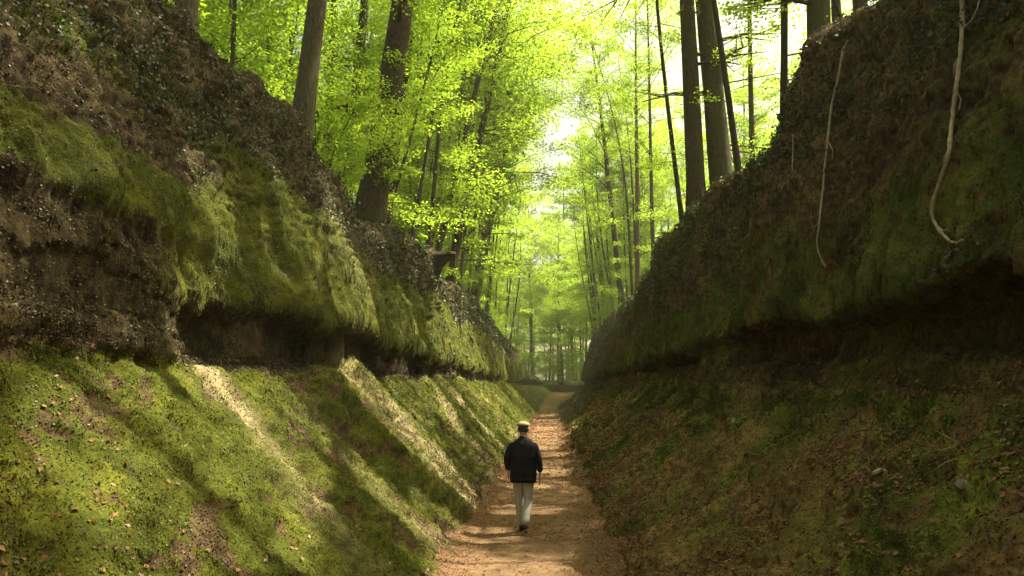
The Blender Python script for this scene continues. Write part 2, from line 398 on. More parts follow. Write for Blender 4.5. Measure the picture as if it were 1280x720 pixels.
# path sheet
xs = np.linspace(-2.3, 1.7, 110); yy = YS
X, Y = np.meshgrid(xs, yy)
Z = floor_z(Y) + 0.03 * fbm(X * 1.1, Y * 1.1, 0.2, 200, 3) + 0.012 * fbm(X * 6, Y * 6, 0, 204, 3) + 0.025 * np.abs(vn(X * 0.25, Y * 1.15, 0, 207)) 
Z += 0.10 * sstep(0.55, 1.25, np.abs(X + 0.32)) ** 2
pe = sstep(0.45, 1.15, np.abs(X + 0.32) + 0.25 * fbm(X, Y, 0, 209, 3))
V = np.stack([X + bend(Y), Y, Z], -1); PATH_V = V
fl = grid_normals(V, False)[5, 5, 2] < 0
o = link('path', grid_mesh('path', V, M_path, [('moss', 0.30 * pe), ('sand', 0.10 * (1 - pe))], fl)); tag(o, kind='structure')

# forest floor: one big sheet with a trench where the lane runs
def ground_z(x, y):
    base = 7.6 - 3.6 * sstep(88, 116, y) + 0.35 * vn(x * 0.06, y * 0.06, 0, 300) + 0.010 * np.abs(x)
    u = np.abs(x - bend(y))
    inlane = (1 - sstep(7.5, 9.0, u)) * (1 - sstep(118, 119.5, y)) * sstep(-10.5, -9.5, y)
    ramp_ = sstep(118, 150, y); mouth = (1 - sstep(3.5, 8.0, u)) * sstep(119, 119.5, y) * (1 - ramp_)
    z = base * (1 - mouth) + 1.5 * mouth
    return z * (1 - inlane) + (-1.6) * inlane - 0.05
gx = np.concatenate([np.linspace(-320, -46, 26), np.arange(-44, 44, 1.0), np.linspace(46, 320, 26)])
gy = np.concatenate([np.linspace(-120, -14, 14), np.arange(-12, 160, 1.0), np.linspace(164, 480, 26)])
X, Y = np.meshgrid(gx, gy); Z = ground_z(X, Y)
V = np.stack([X, Y, Z], -1)
fl = grid_normals(V, False)[5, 5, 2] < 0
o = link('forest_floor', grid_mesh('forest_floor', V, M_floor, [('moss', 0.3 + 0.5 * gauss(Y, 130, 15)), ('sand', 0 * X)], fl)); tag(o, kind='structure')

# ------------------------------------------------------------------ scattered ground cover (uncountable)
def frames(n):
    up = np.where(np.abs(n[:, 2:3]) < 0.9, np.array([[0, 0, 1.0]]), np.array([[0, 1.0, 0]]))
    t = np.cross(up, n); t /= np.linalg.norm(t, axis=1, keepdims=True) + 1e-9
    b = np.cross(n, t); return t, b
def pick(V, w, n):
    w = np.clip(w, 0, None).ravel(); w = w / w.sum()
    return rng.choice(len(w), size=n, p=w)
def scatter_leaves(name, P, Nn, size, mat, tilt=0.5, lift=0.01, aspect=0.7, label=None):
    n = len(P)
    Nn = Nn + rng.normal(0, tilt, (n, 3)); Nn /= np.linalg.norm(Nn, axis=1, keepdims=True)
    t, b = frames(Nn); a = rng.uniform(0, 2 * math.pi, n)[:, None]
    d = t * np.cos(a) + b * np.sin(a); e = np.cross(Nn, d)
    s = (size * rng.uniform(0.6, 1.3, n))[:, None]
    P = P + Nn * lift
    curl = Nn * s * rng.uniform(-0.05, 0.3, n)[:, None]
    verts = np.stack([P - d * s * 0.5, P - d * s * .08 + e * s * aspect * 0.5 + curl, P + d * s * 0.5 + curl * .3, P - d * s * .08 - e * s * aspect * 0.5 + curl], 1).reshape(-1, 3)
    q = np.arange(n * 4).reshape(n, 4)
    F = np.concatenate([q[:, [0, 1, 2]], q[:, [0, 2, 3]]]); r = rng.uniform(0, 1, n)
    return mesh_np(name, verts, F, mat, False, [('rnd', np.concatenate([r, r]), 'FACE')])
def scatter_blades(name, P, Nn, length, mat, width=0.16, down=0.9, fan=0.45):
    n = len(P)
    t, b = frames(Nn)
    d = Nn * rng.uniform(0.25, 0.7, n)[:, None] + np.array([[0, 0, -down]]) + rng.normal(0, fan, (n, 3))
    d /= np.linalg.norm(d, axis=1, keepdims=True)
    L = (length * rng.uniform(0.5, 1.5, n))[:, None]
    s = t * np.cos(rng.uniform(-1, 1, n))[:, None] + Nn * rng.uniform(-.6, .6, n)[:, None]
    s /= np.linalg.norm(s, axis=1, keepdims=True)
    P = P - Nn * 0.004
    mid = P + d * L * 0.5 + Nn * L * 0.12
    verts = np.stack([P - s * L * width * .5, P + s * L * width * .5, mid + s * L * width * .4, P + d * L, mid - s * L * width * .4], 1).reshape(-1, 3)
    q = np.arange(n * 5).reshape(n, 5); r = rng.uniform(0, 1, n)
    return mesh_np(name, verts, q, mat, False, [('rnd', r, 'FACE')])
def lod(P, a, k): return np.maximum(a, k * np.linalg.norm(P - np.array([0, 0, EYE]), axis=1))

for side, nm in ((-1, 'left'), (1, 'right')):
    V, nr, moss, isp, hf = BANK[side]
    ny, nt_ = moss.shape
    P = V.reshape(-1, 3); Q = nr.reshape(-1, 3); Yv = V[..., 1]
    iiT = np.arange(nt_)[None, :]
    vis = sstep(1.0, 2.5, Yv) * (1 - sstep(70, 90, Yv))
    patch = sstep(-.25, .35, fbm(V[..., 0] * 2.2, V[..., 1] * 2.2, V[..., 2] * 2.2, 400 + side, 3))
    # cliff moss: drooping blades
    w_ = vis * sstep(0.45, 0.8, moss) * (iiT > 212) * (iiT < 400) * (0.15 + patch)
    nb = 130000 if side < 0 else 60000
    i = pick(V, w_, nb)
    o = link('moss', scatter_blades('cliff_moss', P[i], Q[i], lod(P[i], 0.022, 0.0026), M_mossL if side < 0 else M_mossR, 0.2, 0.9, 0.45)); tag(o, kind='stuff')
    # drip fringe under the lip
    i = pick(V, vis * (iiT > 206) * (iiT < 226) * (0.3 + (moss > .5)), 26000)
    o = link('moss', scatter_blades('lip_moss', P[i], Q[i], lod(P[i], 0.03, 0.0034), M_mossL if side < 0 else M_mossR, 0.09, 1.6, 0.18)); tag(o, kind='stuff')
    # slope moss: short, standing off the surface
    w_ = vis * sstep(0.42, 0.8, moss) * (iiT < 150) * (iiT > 6) * (0.1 + patch)
    nb = 190000 if side < 0 else 120000
    i = pick(V, w_, nb)
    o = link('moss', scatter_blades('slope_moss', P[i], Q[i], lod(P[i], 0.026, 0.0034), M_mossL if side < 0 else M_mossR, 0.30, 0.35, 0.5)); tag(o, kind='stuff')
    # rim ivy and dark leaves
    rim = (iiT > 318) * (iiT < 400)
    dens = vis * rim * (0.25 + sstep(-.1, .3, fbm(V[..., 0] * 1.1, V[..., 1] * 1.1, V[..., 2] * 1.1, 430 + side, 2)))
    if side > 0:
        extra = vis * (iiT > 215) * (iiT < 360) * sstep(.12, .4, fbm(V[..., 0] * .9, V[..., 1] * .9, V[..., 2] * .9, 440, 3)) * 0.6 * (Yv < 16)
        dens = dens + extra
    i = pick(V, dens, 15000 if side < 0 else 30000)
    sc_ = lod(P[i], 0.045, 0.004)
    o = link('ivy', scatter_leaves('ivy', P[i] + Q[i] * (rng.uniform(0, 1, len(i)) ** 2 * 0.16)[:, None], Q[i], sc_, M_ivy, 0.6, 0.02, 0.85)); tag(o, kind='stuff')
    # crumbs of earth, bits of root and moss that roughen the bare faces
    w_ = vis * (iiT > 140) * (iiT < 400) * (1.1 - moss) * (0.25 + sstep(-.2, .3, fbm(V[..., 0] * 3, V[..., 1] * 3, V[..., 2] * 3, 480 + side, 2)))
    i = pick(V, w_, 110000)
    o = link('earth_crumbs', scatter_leaves('earth_crumbs', P[i], Q[i], lod(P[i], 0.022, 0.0027), M_crumb, 0.75, 0.006, 0.8)); tag(o, kind='stuff')
    w_ = vis * (iiT > 8) * (iiT < 150) * (0.25 + 1.0 * (1 - moss))
    i = pick(V, w_, 60000)
    o = link('earth_crumbs', scatter_leaves('slope_crumbs', P[i], Q[i], lod(P[i], 0.018, 0.0024), M_crumb, 0.7, 0.006, 0.8)); tag(o, kind='stuff')
    # dead leaves on the slope
    lit = fbm(V[..., 0] * 1.3, V[..., 1] * 1.3, V[..., 2] * 1.3, 450 + side, 3)
    if side > 0:
        w_ = vis * (iiT < 160) * (0.08 + sstep(-.05, .4, lit) + 0.9 * (iiT < 26))
        cnt = 30000
    else:
        w_ = vis * (iiT < 150) * (0.02 + 0.6 * sstep(.25, .6, lit) + 1.3 * (iiT < 14) + 0.3 * (1 - sstep(3.5, 6.5, Yv)))
        cnt = 3500
    i = pick(V, w_, cnt)
    o = link('dead_leaves', scatter_leaves('dead_leaves', P[i], Q[i], lod(P[i], 0.045, 0.0038), M_litter, 0.4, 0.012, 0.7)); tag(o, kind='stuff')
# leaves on the path
Pp = PATH_V.reshape(-1, 3)
w_ = sstep(2, 4, PATH_V[..., 1]) * (1 - sstep(60, 80, PATH_V[..., 1])) * (0.3 + 1.5 * sstep(0.4, 1.1, np.abs(PATH_V[..., 0] + 0.32)) + 1.2 * sstep(.0, .5, fbm(PATH_V[..., 0], PATH_V[..., 1], 0, 470, 3)))
i = pick(PATH_V, w_, 52000)
o = link('dead_leaves', scatter_leaves('path_leaves', Pp[i], np.tile([[0, 0, 1.0]], (len(i), 1)), lod(Pp[i], 0.04, 0.0030), M_litter, 0.25, 0.012, 0.7)); tag(o, kind='stuff')

# ------------------------------------------------------------------ tubes
def tube(path, radii, sides=10, V=None, F=None, jit=0.0, cap=True):
    """append a swept tube of quads to lists V, F"""
    path = [Vector(p) for p in path]; n = len(path); base = len(V)
    ref = Vector((1, 0, 0))
    for i, p in enumerate(path):
        t = (path[min(i + 1, n - 1)] - path[max(i - 1, 0)]).normalized()
        if abs(t.dot(ref)) > 0.95: ref = Vector((0, 1, 0))
        u = (ref - t * t.dot(ref)).normalized(); v_ = t.cross(u)
        for k in range(sides):
            a = 2 * math.pi * k / sides
            r = radii[i] * (1 + (random.uniform(-jit, jit) if jit else 0))
            q = p + (u * math.cos(a) + v_ * math.sin(a)) * r
            V.append((q.x, q.y, q.z))
    for i in range(n - 1):
        for k in range(sides):
            a, b = base + i * sides + k, base + i * sides + (k + 1) % sides
            F.append((a, b, b + sides, a + sides))
    if cap:
        V.append(tuple(path[-1])); c = len(V) - 1; l0 = base + (n - 1) * sides
        for k in range(0, sides):
            F.append((l0 + k, l0 + (k + 1) % sides, c, c))
def mesh_vf(name, V, F, mat, smooth=True):
    me = bpy.data.meshes.new(name)
    F = [tuple(dict.fromkeys(f)) for f in F]
    me.from_pydata(V, [], F); me.materials.append(mat)
    if smooth: me.polygons.foreach_set('use_smooth', np.ones(len(me.polygons), dtype=bool))
    me.update(); return me

# ------------------------------------------------------------------ trees
def spray_leaves(base, d, L, n, size, out, wid=0.5, thick=0.24):
    """leaves of one flat beech spray: base, direction, length"""
    d = d.normalized(); side = d.cross(Vector((0, 0, 1)))
    side = side.normalized() if side.length > 0.05 else Vector((1, 0, 0))
    s = rng.uniform(0.12, 1.05, n); wv = rng.normal(0, 1, n) * wid * L * 0.5 * np.sin(np.clip(s, 0, 1) * math.pi * 0.85 + 0.25)
    B = np.array(base)[None]; D = np.array(d)[None]; S = np.array(side)[None]
    P = B + D * (s * L)[:, None] + S * wv[:, None]
    P[:, 2] += rng.normal(0, thick, n) * L * 0.35 - 0.10 * L * s ** 2
    out.append(P)
def leaf_mesh(name, P, size, mat, tilt=0.45):
    return scatter_leaves(name, P, np.tile([[0, 0, 1.0]], (len(P), 1)), size, mat, tilt, 0.0, 0.66)

def tree_geo(name, h, r, first, nbr, L0, nleaf, size, lean=(0, 0), curve=0.3, barkm=M_bark_grey, sides=10, low=0, up=0.35, off=None, flare=1.5):
    """returns (trunk mesh, crown mesh): trunk with limbs, foliage sprays from height `first` up"""
    V, F = [], []
    ph = random.uniform(0, 6.28); n = 14
    def axis(t):
        return Vector((lean[0] * t * h + curve * math.sin(ph + t * 4.0) * t, lean[1] * t * h + curve * math.cos(ph * 1.7 + t * 3.3) * t, t * h))
    pts = [axis(-0.03)] + [axis(t) for t in np.linspace(0, 1, n)]
    pts[0].z = -0.6
    rad = [r * flare * 1.15] + [r * ((flare if t == 0 else 1.0) * (1 - 0.82 * t ** 1.1)) + 0.006 for t in np.linspace(0, 1, n)]
    tube(pts, rad, sides, V, F, 0.05)
    out = []
    for i in range(nbr + low):
        if i < nbr: t = first + (1 - first) * ((i + random.random()) / nbr) ** 0.9
        else: t = random.uniform(0.08, first)
        t = min(t, 0.985)
        a = i * 2.399 + random.uniform(-1.6, 1.6); t = min(.985, max(.05, t + random.gauss(0, .02)))
        elev = up * (0.2 + t) + random.uniform(-.2, .75)
        if i >= nbr: elev = random.uniform(-.1, .2)
        d = Vector((math.cos(a), math.sin(a), elev)).normalized()
        crownf = math.sin(min(1, (t - first) / (1 - first + 1e-6) * 0.9 + 0.12) * math.pi * 0.95) if i < nbr else 0.6
        L = L0 * (0.45 + 0.7 * max(0, crownf)) * random.choice((.35, .7, .9, 1.1, 1.5))
        b = axis(t); m1 = b + d * L * 0.5 + Vector((0, 0, 0.04 * L)); e = b + d * L * 0.95 - Vector((0, 0, 0.04 * L))
        br = max(0.006, r * 0.28 * (1 - t * .7)) * min(1, L / 2)
        tube([b, m1, e], [br, br * 0.6, br * 0.15], 4, V, F, 0, False)
        k = random.choice((2, 3, 3))
        nl = int(nleaf / (nbr + low) * L / L0 * 1.2) + 4
        spray_leaves(b + d * L * 0.25, d, L * 0.85, nl // 2, size, out)
        for _ in range(k):
            s0 = random.uniform(0.3, 0.75); dd = (Matrix.Rotation(random.choice((-1, 1)) * random.uniform(.45, 1.0), 3, 'Z') @ d)
            dd.z *= 0.6
            bb = b + d * L * s0
            tube([bb, bb + dd * L * 0.45], [br * .5, br * .12], 3, V, F, 0, False)
            spray_leaves(bb, dd, L * 0.55, nl // (2 * k) + 2, size, out)
    P = np.concatenate(out)
    if off: P = clear_gaps(P, off)
    return mesh_vf(name + '_trunk', V, F, barkm), leaf_mesh(name + '_crown', P, size, M_leaf)

# light-shaping gaps cut into the canopy through which the sun reaches the left bank and the path
SUN_GAPS = [((-4.2, 14.3, 3.9), 1.5), ((-3.0, 13.9, 1.7), 1.35), ((-3.4, 8.2, 2.0), 1.1), ((-3.2, 20.5, 1.8), 1.1), ((-1.6, 10.5, .3), .7), ((-3.1, 5.4, 1.6), .8), ((-2.8, 6.5, 1.3), .8), ((-3.4, 9.8, 2.2), .7), ((-2.3, 10.5, 1.0), .6), ((-2.4, 4.6, 1.0), .5), ((-4.4, 9.2, 4.6), .6), ((-.5, 14.5, 0), .6), ((-.3, 21, 0), .5), ((-.4, 29, 0), .6), ((-.3, 42, 0), 1.0), ((-2.6, 42, 1.2), 1.2), ((-4.4, 34, 4.5), 1.0), ((2.2, 16, 1.2), .5), ((4.1, 13, 4.4), .4), ((-2.9, 13.6, 1.5), .8), ((-1.5, 11.8, 0.1), .8), ((-3.7, 8.1, 2.3), .9), ((-3.0, 7.9, 1.6), .8), ((-2.2, 14.0, .8), .9), ((-3.6, 14.0, 2.3), .8), ((-.8, 9.6, 0), .7),
        ((-4.4, 11.5, 4.2), .8), ((-3.3, 17.5, 2), .7), ((-3.6, 22, 2.2), .8), ((-4.3, 27.8, 4.0), .9), ((-2.2, 26, 1.2), .8), ((-.6, 18, 0), .5), ((-.4, 25, 0), .7), ((-.5, 34, 0), .8), ((-2.6, 36, 1.5), 1.0), ((-4.5, 22, 4.6), .7),
        ((-2.6, 48, 1.5), 1.5), ((-.4, 50, 0), 1.2), ((-.4, 64, 0), 1.2), ((1.6, 12.5, .7), .35), ((-3.5, 6.0, 2.0), .5), ((2.6, 9.5, 1.6), .3)]
def gap_dist(x, y):
    best = 99
    for (g, r_) in SUN_GAPS:
        for z in np.arange(10, 30, 1.0):
            k = (z - g[2]) / sdir.z
            best = min(best, math.hypot(x - g[0] - sdir.x * k, y - g[1] - sdir.y * k) - r_)
    return best
SUN_GAPS = [(g, r_ * 1.15) for g, r_ in SUN_GAPS]
def clear_gaps(P, off):
    W = P + np.array(off)[None]; keep = np.ones(len(P), bool); sdn = np.array(sdir)
    for (g, r_) in SUN_GAPS:
        D = W - np.array(g)[None]; t = D @ sdn; e = np.linalg.norm(D - t[:, None] * sdn, axis=1)
        keep &= ~((e < r_) & (t > 0))
    return P[keep]
protos = {}
def proto(key, **kw):
    protos[key] = tree_geo(key, **kw)
for v_ in range(3):
    proto('tall%d' % v_, h=25, r=0.24, first=0.34, nbr=64, L0=4.3, nleaf=20000, size=0.20, curve=0.5, barkm=(M_bark_grey, M_bark_brown, M_bark_grey)[v_], low=6, sides=9)
for v_ in range(4):
    proto('young%d' % v_, h=random.uniform(11, 14), r=0.075, first=0.18, nbr=50, L0=2.3, nleaf=9500, size=0.115, curve=0.6, barkm=(M_bark_dark, M_bark_grey)[v_ % 2], low=2, sides=7)
for v_ in range(3):
    proto('mid%d' % v_, h=random.uniform(17, 20), r=0.13, first=0.25, nbr=60, L0=3.2, nleaf=14000, size=0.17, curve=0.7, barkm=(M_bark_grey, M_bark_dark, M_bark_brown)[v_], low=4, sides=8)
for v_ in range(3):
    proto('pole%d' % v_, h=random.uniform(20, 26), r=0.11, first=0.55, nbr=24, L0=2.2, nleaf=3800, size=0.19, curve=0.9, barkm=(M_bark_dark, M_bark_brown, M_bark_dark)[v_], low=5, sides=7)
for v_ in range(2):
    proto('bush%d' % v_, h=4.2, r=0.03, first=0.10, nbr=34, L0=1.6, nleaf=5500, size=0.085, curve=0.5, barkm=M_bark_dark, sides=5, up=0.6)

def gz1(x, y): return float(ground_z(np.array([x]), np.array([y]))[0])
def bank_top(x, y):
    """height of the built ground beside the lane"""
    u = abs(x - float(bend(np.array(y))))
    if u < 10.4 and -9 < y < 117.5:
        V = BANK[-1 if x < float(bend(np.array(y))) else 1][0]
        j = int(np.searchsorted(YS, y)); j = min(j, len(YS) - 1)
        row = V[j, 330:]; return float(np.interp(u, np.abs(row[:, 0] - float(bend(np.array(y)))), row[:, 2]))
    return gz1(x, y)

def place(key, x, y, s=1.0, lab=None, cat='tree', group=None, tilt=(0, 0), name='tree', zscale=1.0):
    t = empty(name, (x, y, bank_top(x, y) - 0.05)); t.rotation_euler = (Matrix.Rotation(tilt[1], 3, 'Y') @ Matrix.Rotation(tilt[0], 3, 'X') @ Matrix.Rotation(random.uniform(0, 6.28), 3, 'Z')).to_euler()
    t.scale = (s, s, s * zscale)
    tag(t, lab, cat, group)
    a, b = protos[key]
    link('trunk' if name != 'shrub' else 'stem', a, t); link('crown', b, t)
    return t

# the trees that can be told apart, each with its own trunk
KEY = [ # base px, top px (at y=top), width px, side distance, bark, label
 (232, 30, 234, 0, 22, -6.2, 'grey', 'grey trunk at the very top left, cut by the dark brow of the left cliff'),
 (376, 165, 399, 0, 25, -5.9, 'grey', 'stout greenish trunk leaning right, standing alone on the left rim'),
 (466, 245, 504, 0, 35, -5.9, 'brown', 'thickest dark brown trunk on the left rim, leaning towards the lane'),
 (484, 262, 517, 0, 14, -6.6, 'dark', 'slim dark trunk tucked close beside the thickest brown trunk'),
 (434, 232, 455, 0, 15, -8.2, 'grey', 'pale mid-sized trunk between the two stout trunks of the left rim'),
 (410, 215, 416, 0, 9, -9.5, 'grey', 'thin pale trunk just right of the lone stout trunk on the left rim'),
 (592, 368, 652, 20, 8, -5.9, 'dark', 'dark slender trunk leaning strongly right above the far left rim'),
 (550, 305, 622, 0, 9, -6.1, 'dark', 'dark leaning trunk rising behind the stump on the left rim'),
 (492, 240, 560, 0, 5, -6.4, 'dark', 'very thin bare dark stem slanting right beside the thick brown trunk'),
 (548, 290, 571, 0, 9, -7.6, 'brown', 'straight brown trunk behind the notch in the left rim'),
 (521, 285, 530, 0, 6, -8.5, 'grey', 'thin upright grey trunk above the dip of the left rim'),
 (870, 240, 860, 0, 24, 5.5, 'brown', 'big brown trunk, front one of the pair on the right rim'),
 (901, 226, 880, 0, 31, 6.6, 'grey', 'pale grey broad trunk, rear one of the pair on the right rim'),
 (849, 240, 823, 0, 6, 5.3, 'dark', 'thin dark wavy stem with a side twig, left of the big pair'),
 (919, 190, 891, 0, 8, 5.6, 'dark', 'slim dark trunk leaning left, right of the big pair'),
 (979, 110, 980, 0, 9, 5.9, 'dark', 'slim upright dark trunk on the right rim with a forked twig'),
 (1025, 90, 1024, 0, 28, 6.2, 'grey', 'stout straight trunk on the right rim above the ivy'),
 (1062, 50, 1043, 0, 4, 5.3, 'dark', 'thin dark sapling stem leaning left at the top right rim'),
 (774, 350, 734, 0, 9, 6.0, 'dark', 'tall slim dark trunk leaning left over the far right rim'),
 (752, 340, 716, 20, 5, 6.6, 'grey', 'faint thin trunk leaning left in the bright gap over the lane'),
 (797, 330, 797, 0, 7, 6.6, 'grey', 'upright thin grey trunk above the far right rim'),
 (816, 300, 806, 0, 6, 7.5, 'brown', 'thin brown upright trunk left of the wavy stem'),
 (940, 170, 936, 0, 7, 9.0, 'grey', 'thin pale trunk in the bright leaves between right rim trunks'),
]
BK = {'grey': M_bark_grey, 'brown': M_bark_brown, 'dark': M_bark_dark}
for (bx, by, tx, ty, wpx, X, bk, lab) in KEY:
    p0 = at_x(bx, by, X)
    ydist = p0.y
    d = ray(tx, ty); p1 = Vector((0, 0, EYE)) + d * (ydist / d.y)
    dist = (p0 - Vector((0, 0, EYE))).length
    r = 0.5 * wpx / FPX * dist * 0.97
    lx = (p1.x - p0.x) / max(0.5, (p1.z - p0.z)); lx = max(-.35, min(.35, lx))
    gz = bank_top(p0.x, ydist)
    bxw = p0.x - lx * (p0.z - gz)
    thin = r < 0.12
    h = 14 if r < 0.09 else (20 if thin else 27)
    t = empty('tree', (bxw, ydist, gz - 0.05)); tag(t, lab, 'tree')
    a, b = tree_geo('key', h=h, r=r, first=0.42 if not thin else 0.3, nbr=(40 if not thin else 30), L0=(3.6 if not thin else 2.2),
                    nleaf=(20000 if not thin else 12000), size=0.10, lean=(lx, random.uniform(-.03, .03)), curve=0.12 if not thin else 0.25,
                    barkm=BK[bk], sides=16 if not thin else 9, low=(3 if thin else 5), flare=1.25, off=(bxw, ydist, gz - 0.05))
    link('trunk', a, t); link('crown', b, t)

for q, (x, y) in enumerate(((8.6, 11.5), (11.5, 17.0), (7.6, 17.5), (13.5, 9.5), (9.8, 24.5), (15.5, 22.0))):  # trees added to dapple the left slope, crowns cut along the sun gaps
    a, b = tree_geo('canopy', h=24, r=0.2, first=0.36, nbr=60, L0=4.0, nleaf=15000, size=0.15, curve=0.3, barkm=M_bark_grey, low=0, off=(x, y, bank_top(x, y) - .05))
    t = empty('tree', (x, y, bank_top(x, y) - .05)); tag(t, 'broad-crowned tree added behind the right rim to shade the left bank, mostly hidden by the cliff', 'tree', 'shade trees added behind the right rim')
    link('trunk', a, t); link('crown', b, t)

# the woods behind: individuals, copied from a few grown trees
placed = []
def try_spots(n, xr, yr, mind, tries=4000):
    out = []
    for _ in range(tries):
        if len(out) >= n: break
        x = random.uniform(*xr); y = random.uniform(*yr)
        if all((x - a) ** 2 + (y - b) ** 2 > mind * mind for a, b in placed):
            placed.append((x, y)); out.append((x, y))
    return out
G1 = 'trees in the woods on the left of the lane'; G2 = 'trees in the woods on the right of the lane'; G3 = 'trees where the lane ends'
def wood(spots, keys, lab, grp, smin=.85, smax=1.15, nm='tree', cat='tree', inward=0.0):
    for x, y in spots:
        if x > 0 and gap_dist(x, y) < (2.2 if keys is Yg else (0.6 if nm == 'shrub' else 4.2)): continue
        place(random.choice(keys), x, y, random.uniform(smin, smax), lab, cat, grp, (random.uniform(-.05, .05), random.uniform(-.05, .05) - inward * (1 if x > 0 else -1)), nm)
T, Yg, Md = ['tall0', 'tall1', 'tall2'], ['young0', 'young1', 'young2', 'young3'], ['mid0', 'mid1', 'mid2']
wood(try_spots(30, (-14, -6.4), (14, 80), 2.0), Yg, 'slender young tree in fresh leaf on the left rim woods', G1)
wood(try_spots(22, (-30, -8), (20, 110), 3.4), Md, 'mid-sized leafy tree in the woods left of the lane', G1)
wood(try_spots(22, (-42, -9), (26, 125), 4.2), T, 'tall straight tree in the woods left of the lane', G1)
wood(try_spots(30, (6.4, 15), (17, 80), 2.0), Yg, 'slender young tree in fresh leaf on the right rim woods', G2)
wood(try_spots(44, (8, 34), (22, 110), 2.6), Md, 'mid-sized leafy tree in the woods right of the lane', G2)
wood(try_spots(30, (9, 42), (30, 125), 3.4), T, 'tall straight tree in the woods right of the lane', G2)
wood(try_spots(8, (-8.5, -6.4), (34, 66), 4.0), T, 'tall broad-crowned tree on the left rim, reaching over the lane', 'tall trees on the left rim', inward=0.14)
wood(try_spots(8, (6.2, 8.5), (38, 66), 4.0), T, 'tall broad-crowned tree on the right rim, reaching over the lane', 'tall trees on the right rim', inward=0.14)
wood(try_spots(15, (-14, 16), (119, 150), 3.2), T + Md, 'leafy tree standing across the far end of the lane', G3)
wood(try_spots(26, (-34, 34), (152, 230), 5.0), T, 'tall hazy tree far behind the end of the lane', G3)
wood(try_spots(26, (-9, 10), (117, 140), 1.3), ['bush0', 'bush1'], 'low leafy shrub across the far end of the lane', 'shrubs where the lane ends', .8, 1.3, 'shrub', 'shrub')
wood(try_spots(24, (-8.5, -5.9), (16, 108), 1.6), ['bush0', 'bush1'], 'low leafy shrub growing along the left rim', 'shrubs on the left rim', .5, 1.0, 'shrub', 'shrub')
wood(try_spots(26, (5.5, 8.5), (18, 108), 1.6), ['bush0', 'bush1'], 'low leafy shrub growing along the right rim', 'shrubs on the right rim', .5, 1.1, 'shrub', 'shrub')

PL = ['pole0', 'pole1', 'pole2']
wood(try_spots(16, (-7.6, -5.8), (34, 104), 1.3), PL, 'slim pole tree at the edge of the left rim, leaning in over the lane', 'leaning poles on the left rim', inward=-.0 + .09)
wood(try_spots(18, (5.6, 7.4), (34, 104), 1.3), PL, 'slim pole tree at the edge of the right rim, leaning in over the lane', 'leaning poles on the right rim', inward=.09)
wood(try_spots(34, (-14, -6.0), (26, 110), 1.3), PL, 'thin bare-stemmed pole tree in the woods left of the lane', 'pole trees on the left')
wood(try_spots(34, (5.8, 14), (26, 110), 1.3), PL, 'thin bare-stemmed pole tree in the woods right of the lane', 'pole trees on the right')
wood(try_spots(20, (-12, 16), (118, 165), 1.4), PL, 'thin pole tree standing beyond the end of the lane', 'pole trees beyond the lane end')

wood([(-6.3, 45), (-6.4, 58)], T, 'tall tree leaning far over the lane from the left rim', 'trees leaning over the lane from the left', 1.05, 1.2, inward=.20)
wood([(6.2, 52), (6.3, 66)], T, 'tall tree leaning far over the lane from the right rim', 'trees leaning over the lane from the right', 1.05, 1.2, inward=.20)
wood([(-3.5, 150), (4.5, 146), (11, 152), (-11, 148)], T, 'very tall tree standing some way behind the end of the lane', 'very tall trees behind the lane end', 1.35, 1.6)

# ------------------------------------------------------------------ hanging roots on the right cliff
M_root = plain('root_bark', (0.30, 0.24, 0.14), 0.8, 0.35, 18)
V_R = BANK[1][0]
def cliff_pt(px, py, off=0.035):
    """the point of the right cliff seen at that pixel, pushed a little into the lane"""
    d = ray(px, py).normalized(); W = V_R[:, 150:400].reshape(-1, 3) - np.array([0, 0, EYE])
    dn = np.array(d); t = W @ dn; e = np.linalg.norm(W - t[:, None] * dn, axis=1)
    ok = np.where((e < 0.03 + 0.002 * t) & (t > 2))[0]
    i = ok[np.argmin(t[ok])] if len(ok) else int(np.argmin(e + (t < 2) * 9))
    return Vector((0, 0, EYE)) + d * (float(t[i]) - off * 1.8)
def root_obj(pix, r0, r1, label, twigs=(), group=None):
    pts = [cliff_pt(a, b) for a, b in pix]
    # one steady depth so that the root hangs, not follows every lump
    xm = min(p.x for p in pts)
    base = pts[0]
    # Catmull-Rom
    P = [pts[0]] + pts + [pts[-1]]; out = []
    for i in range(1, len(P) - 2):
        for s in np.linspace(0, 1, 6, endpoint=False):
            p0, p1, p2, p3 = P[i - 1], P[i], P[i + 1], P[i + 2]
            out.append(0.5 * ((2 * p1) + (p2 - p0) * s + (2 * p0 - 5 * p1 + 4 * p2 - p3) * s * s + (3 * p1 - p0 - 3 * p2 + p3) * s ** 3))
    out.append(P[-1])
    t = empty('hanging_root', base); tag(t, label, 'root', group)
    V, F = [], []
    n = len(out); rel = [p - base for p in out]
    rel = [p + Vector((random.gauss(0, .0015), random.gauss(0, .003), 0)) for p in rel]
    tube(rel, [(r0 + (r1 - r0) * i / (n - 1)) * random.uniform(.82, 1.15) for i in range(n)], 8, V, F, 0.1)
    link('main_root', mesh_vf('main_root', V, F, M_root), t)
    for tw in twigs:
        V, F = [], []; q = [cliff_pt(a, b) - base for a, b in tw]
        tube(q, [r1 * 1.0] + [r1 * .6] * (len(q) - 1), 6, V, F)
        link('side_root', mesh_vf('side_root', V, F, M_root), t)
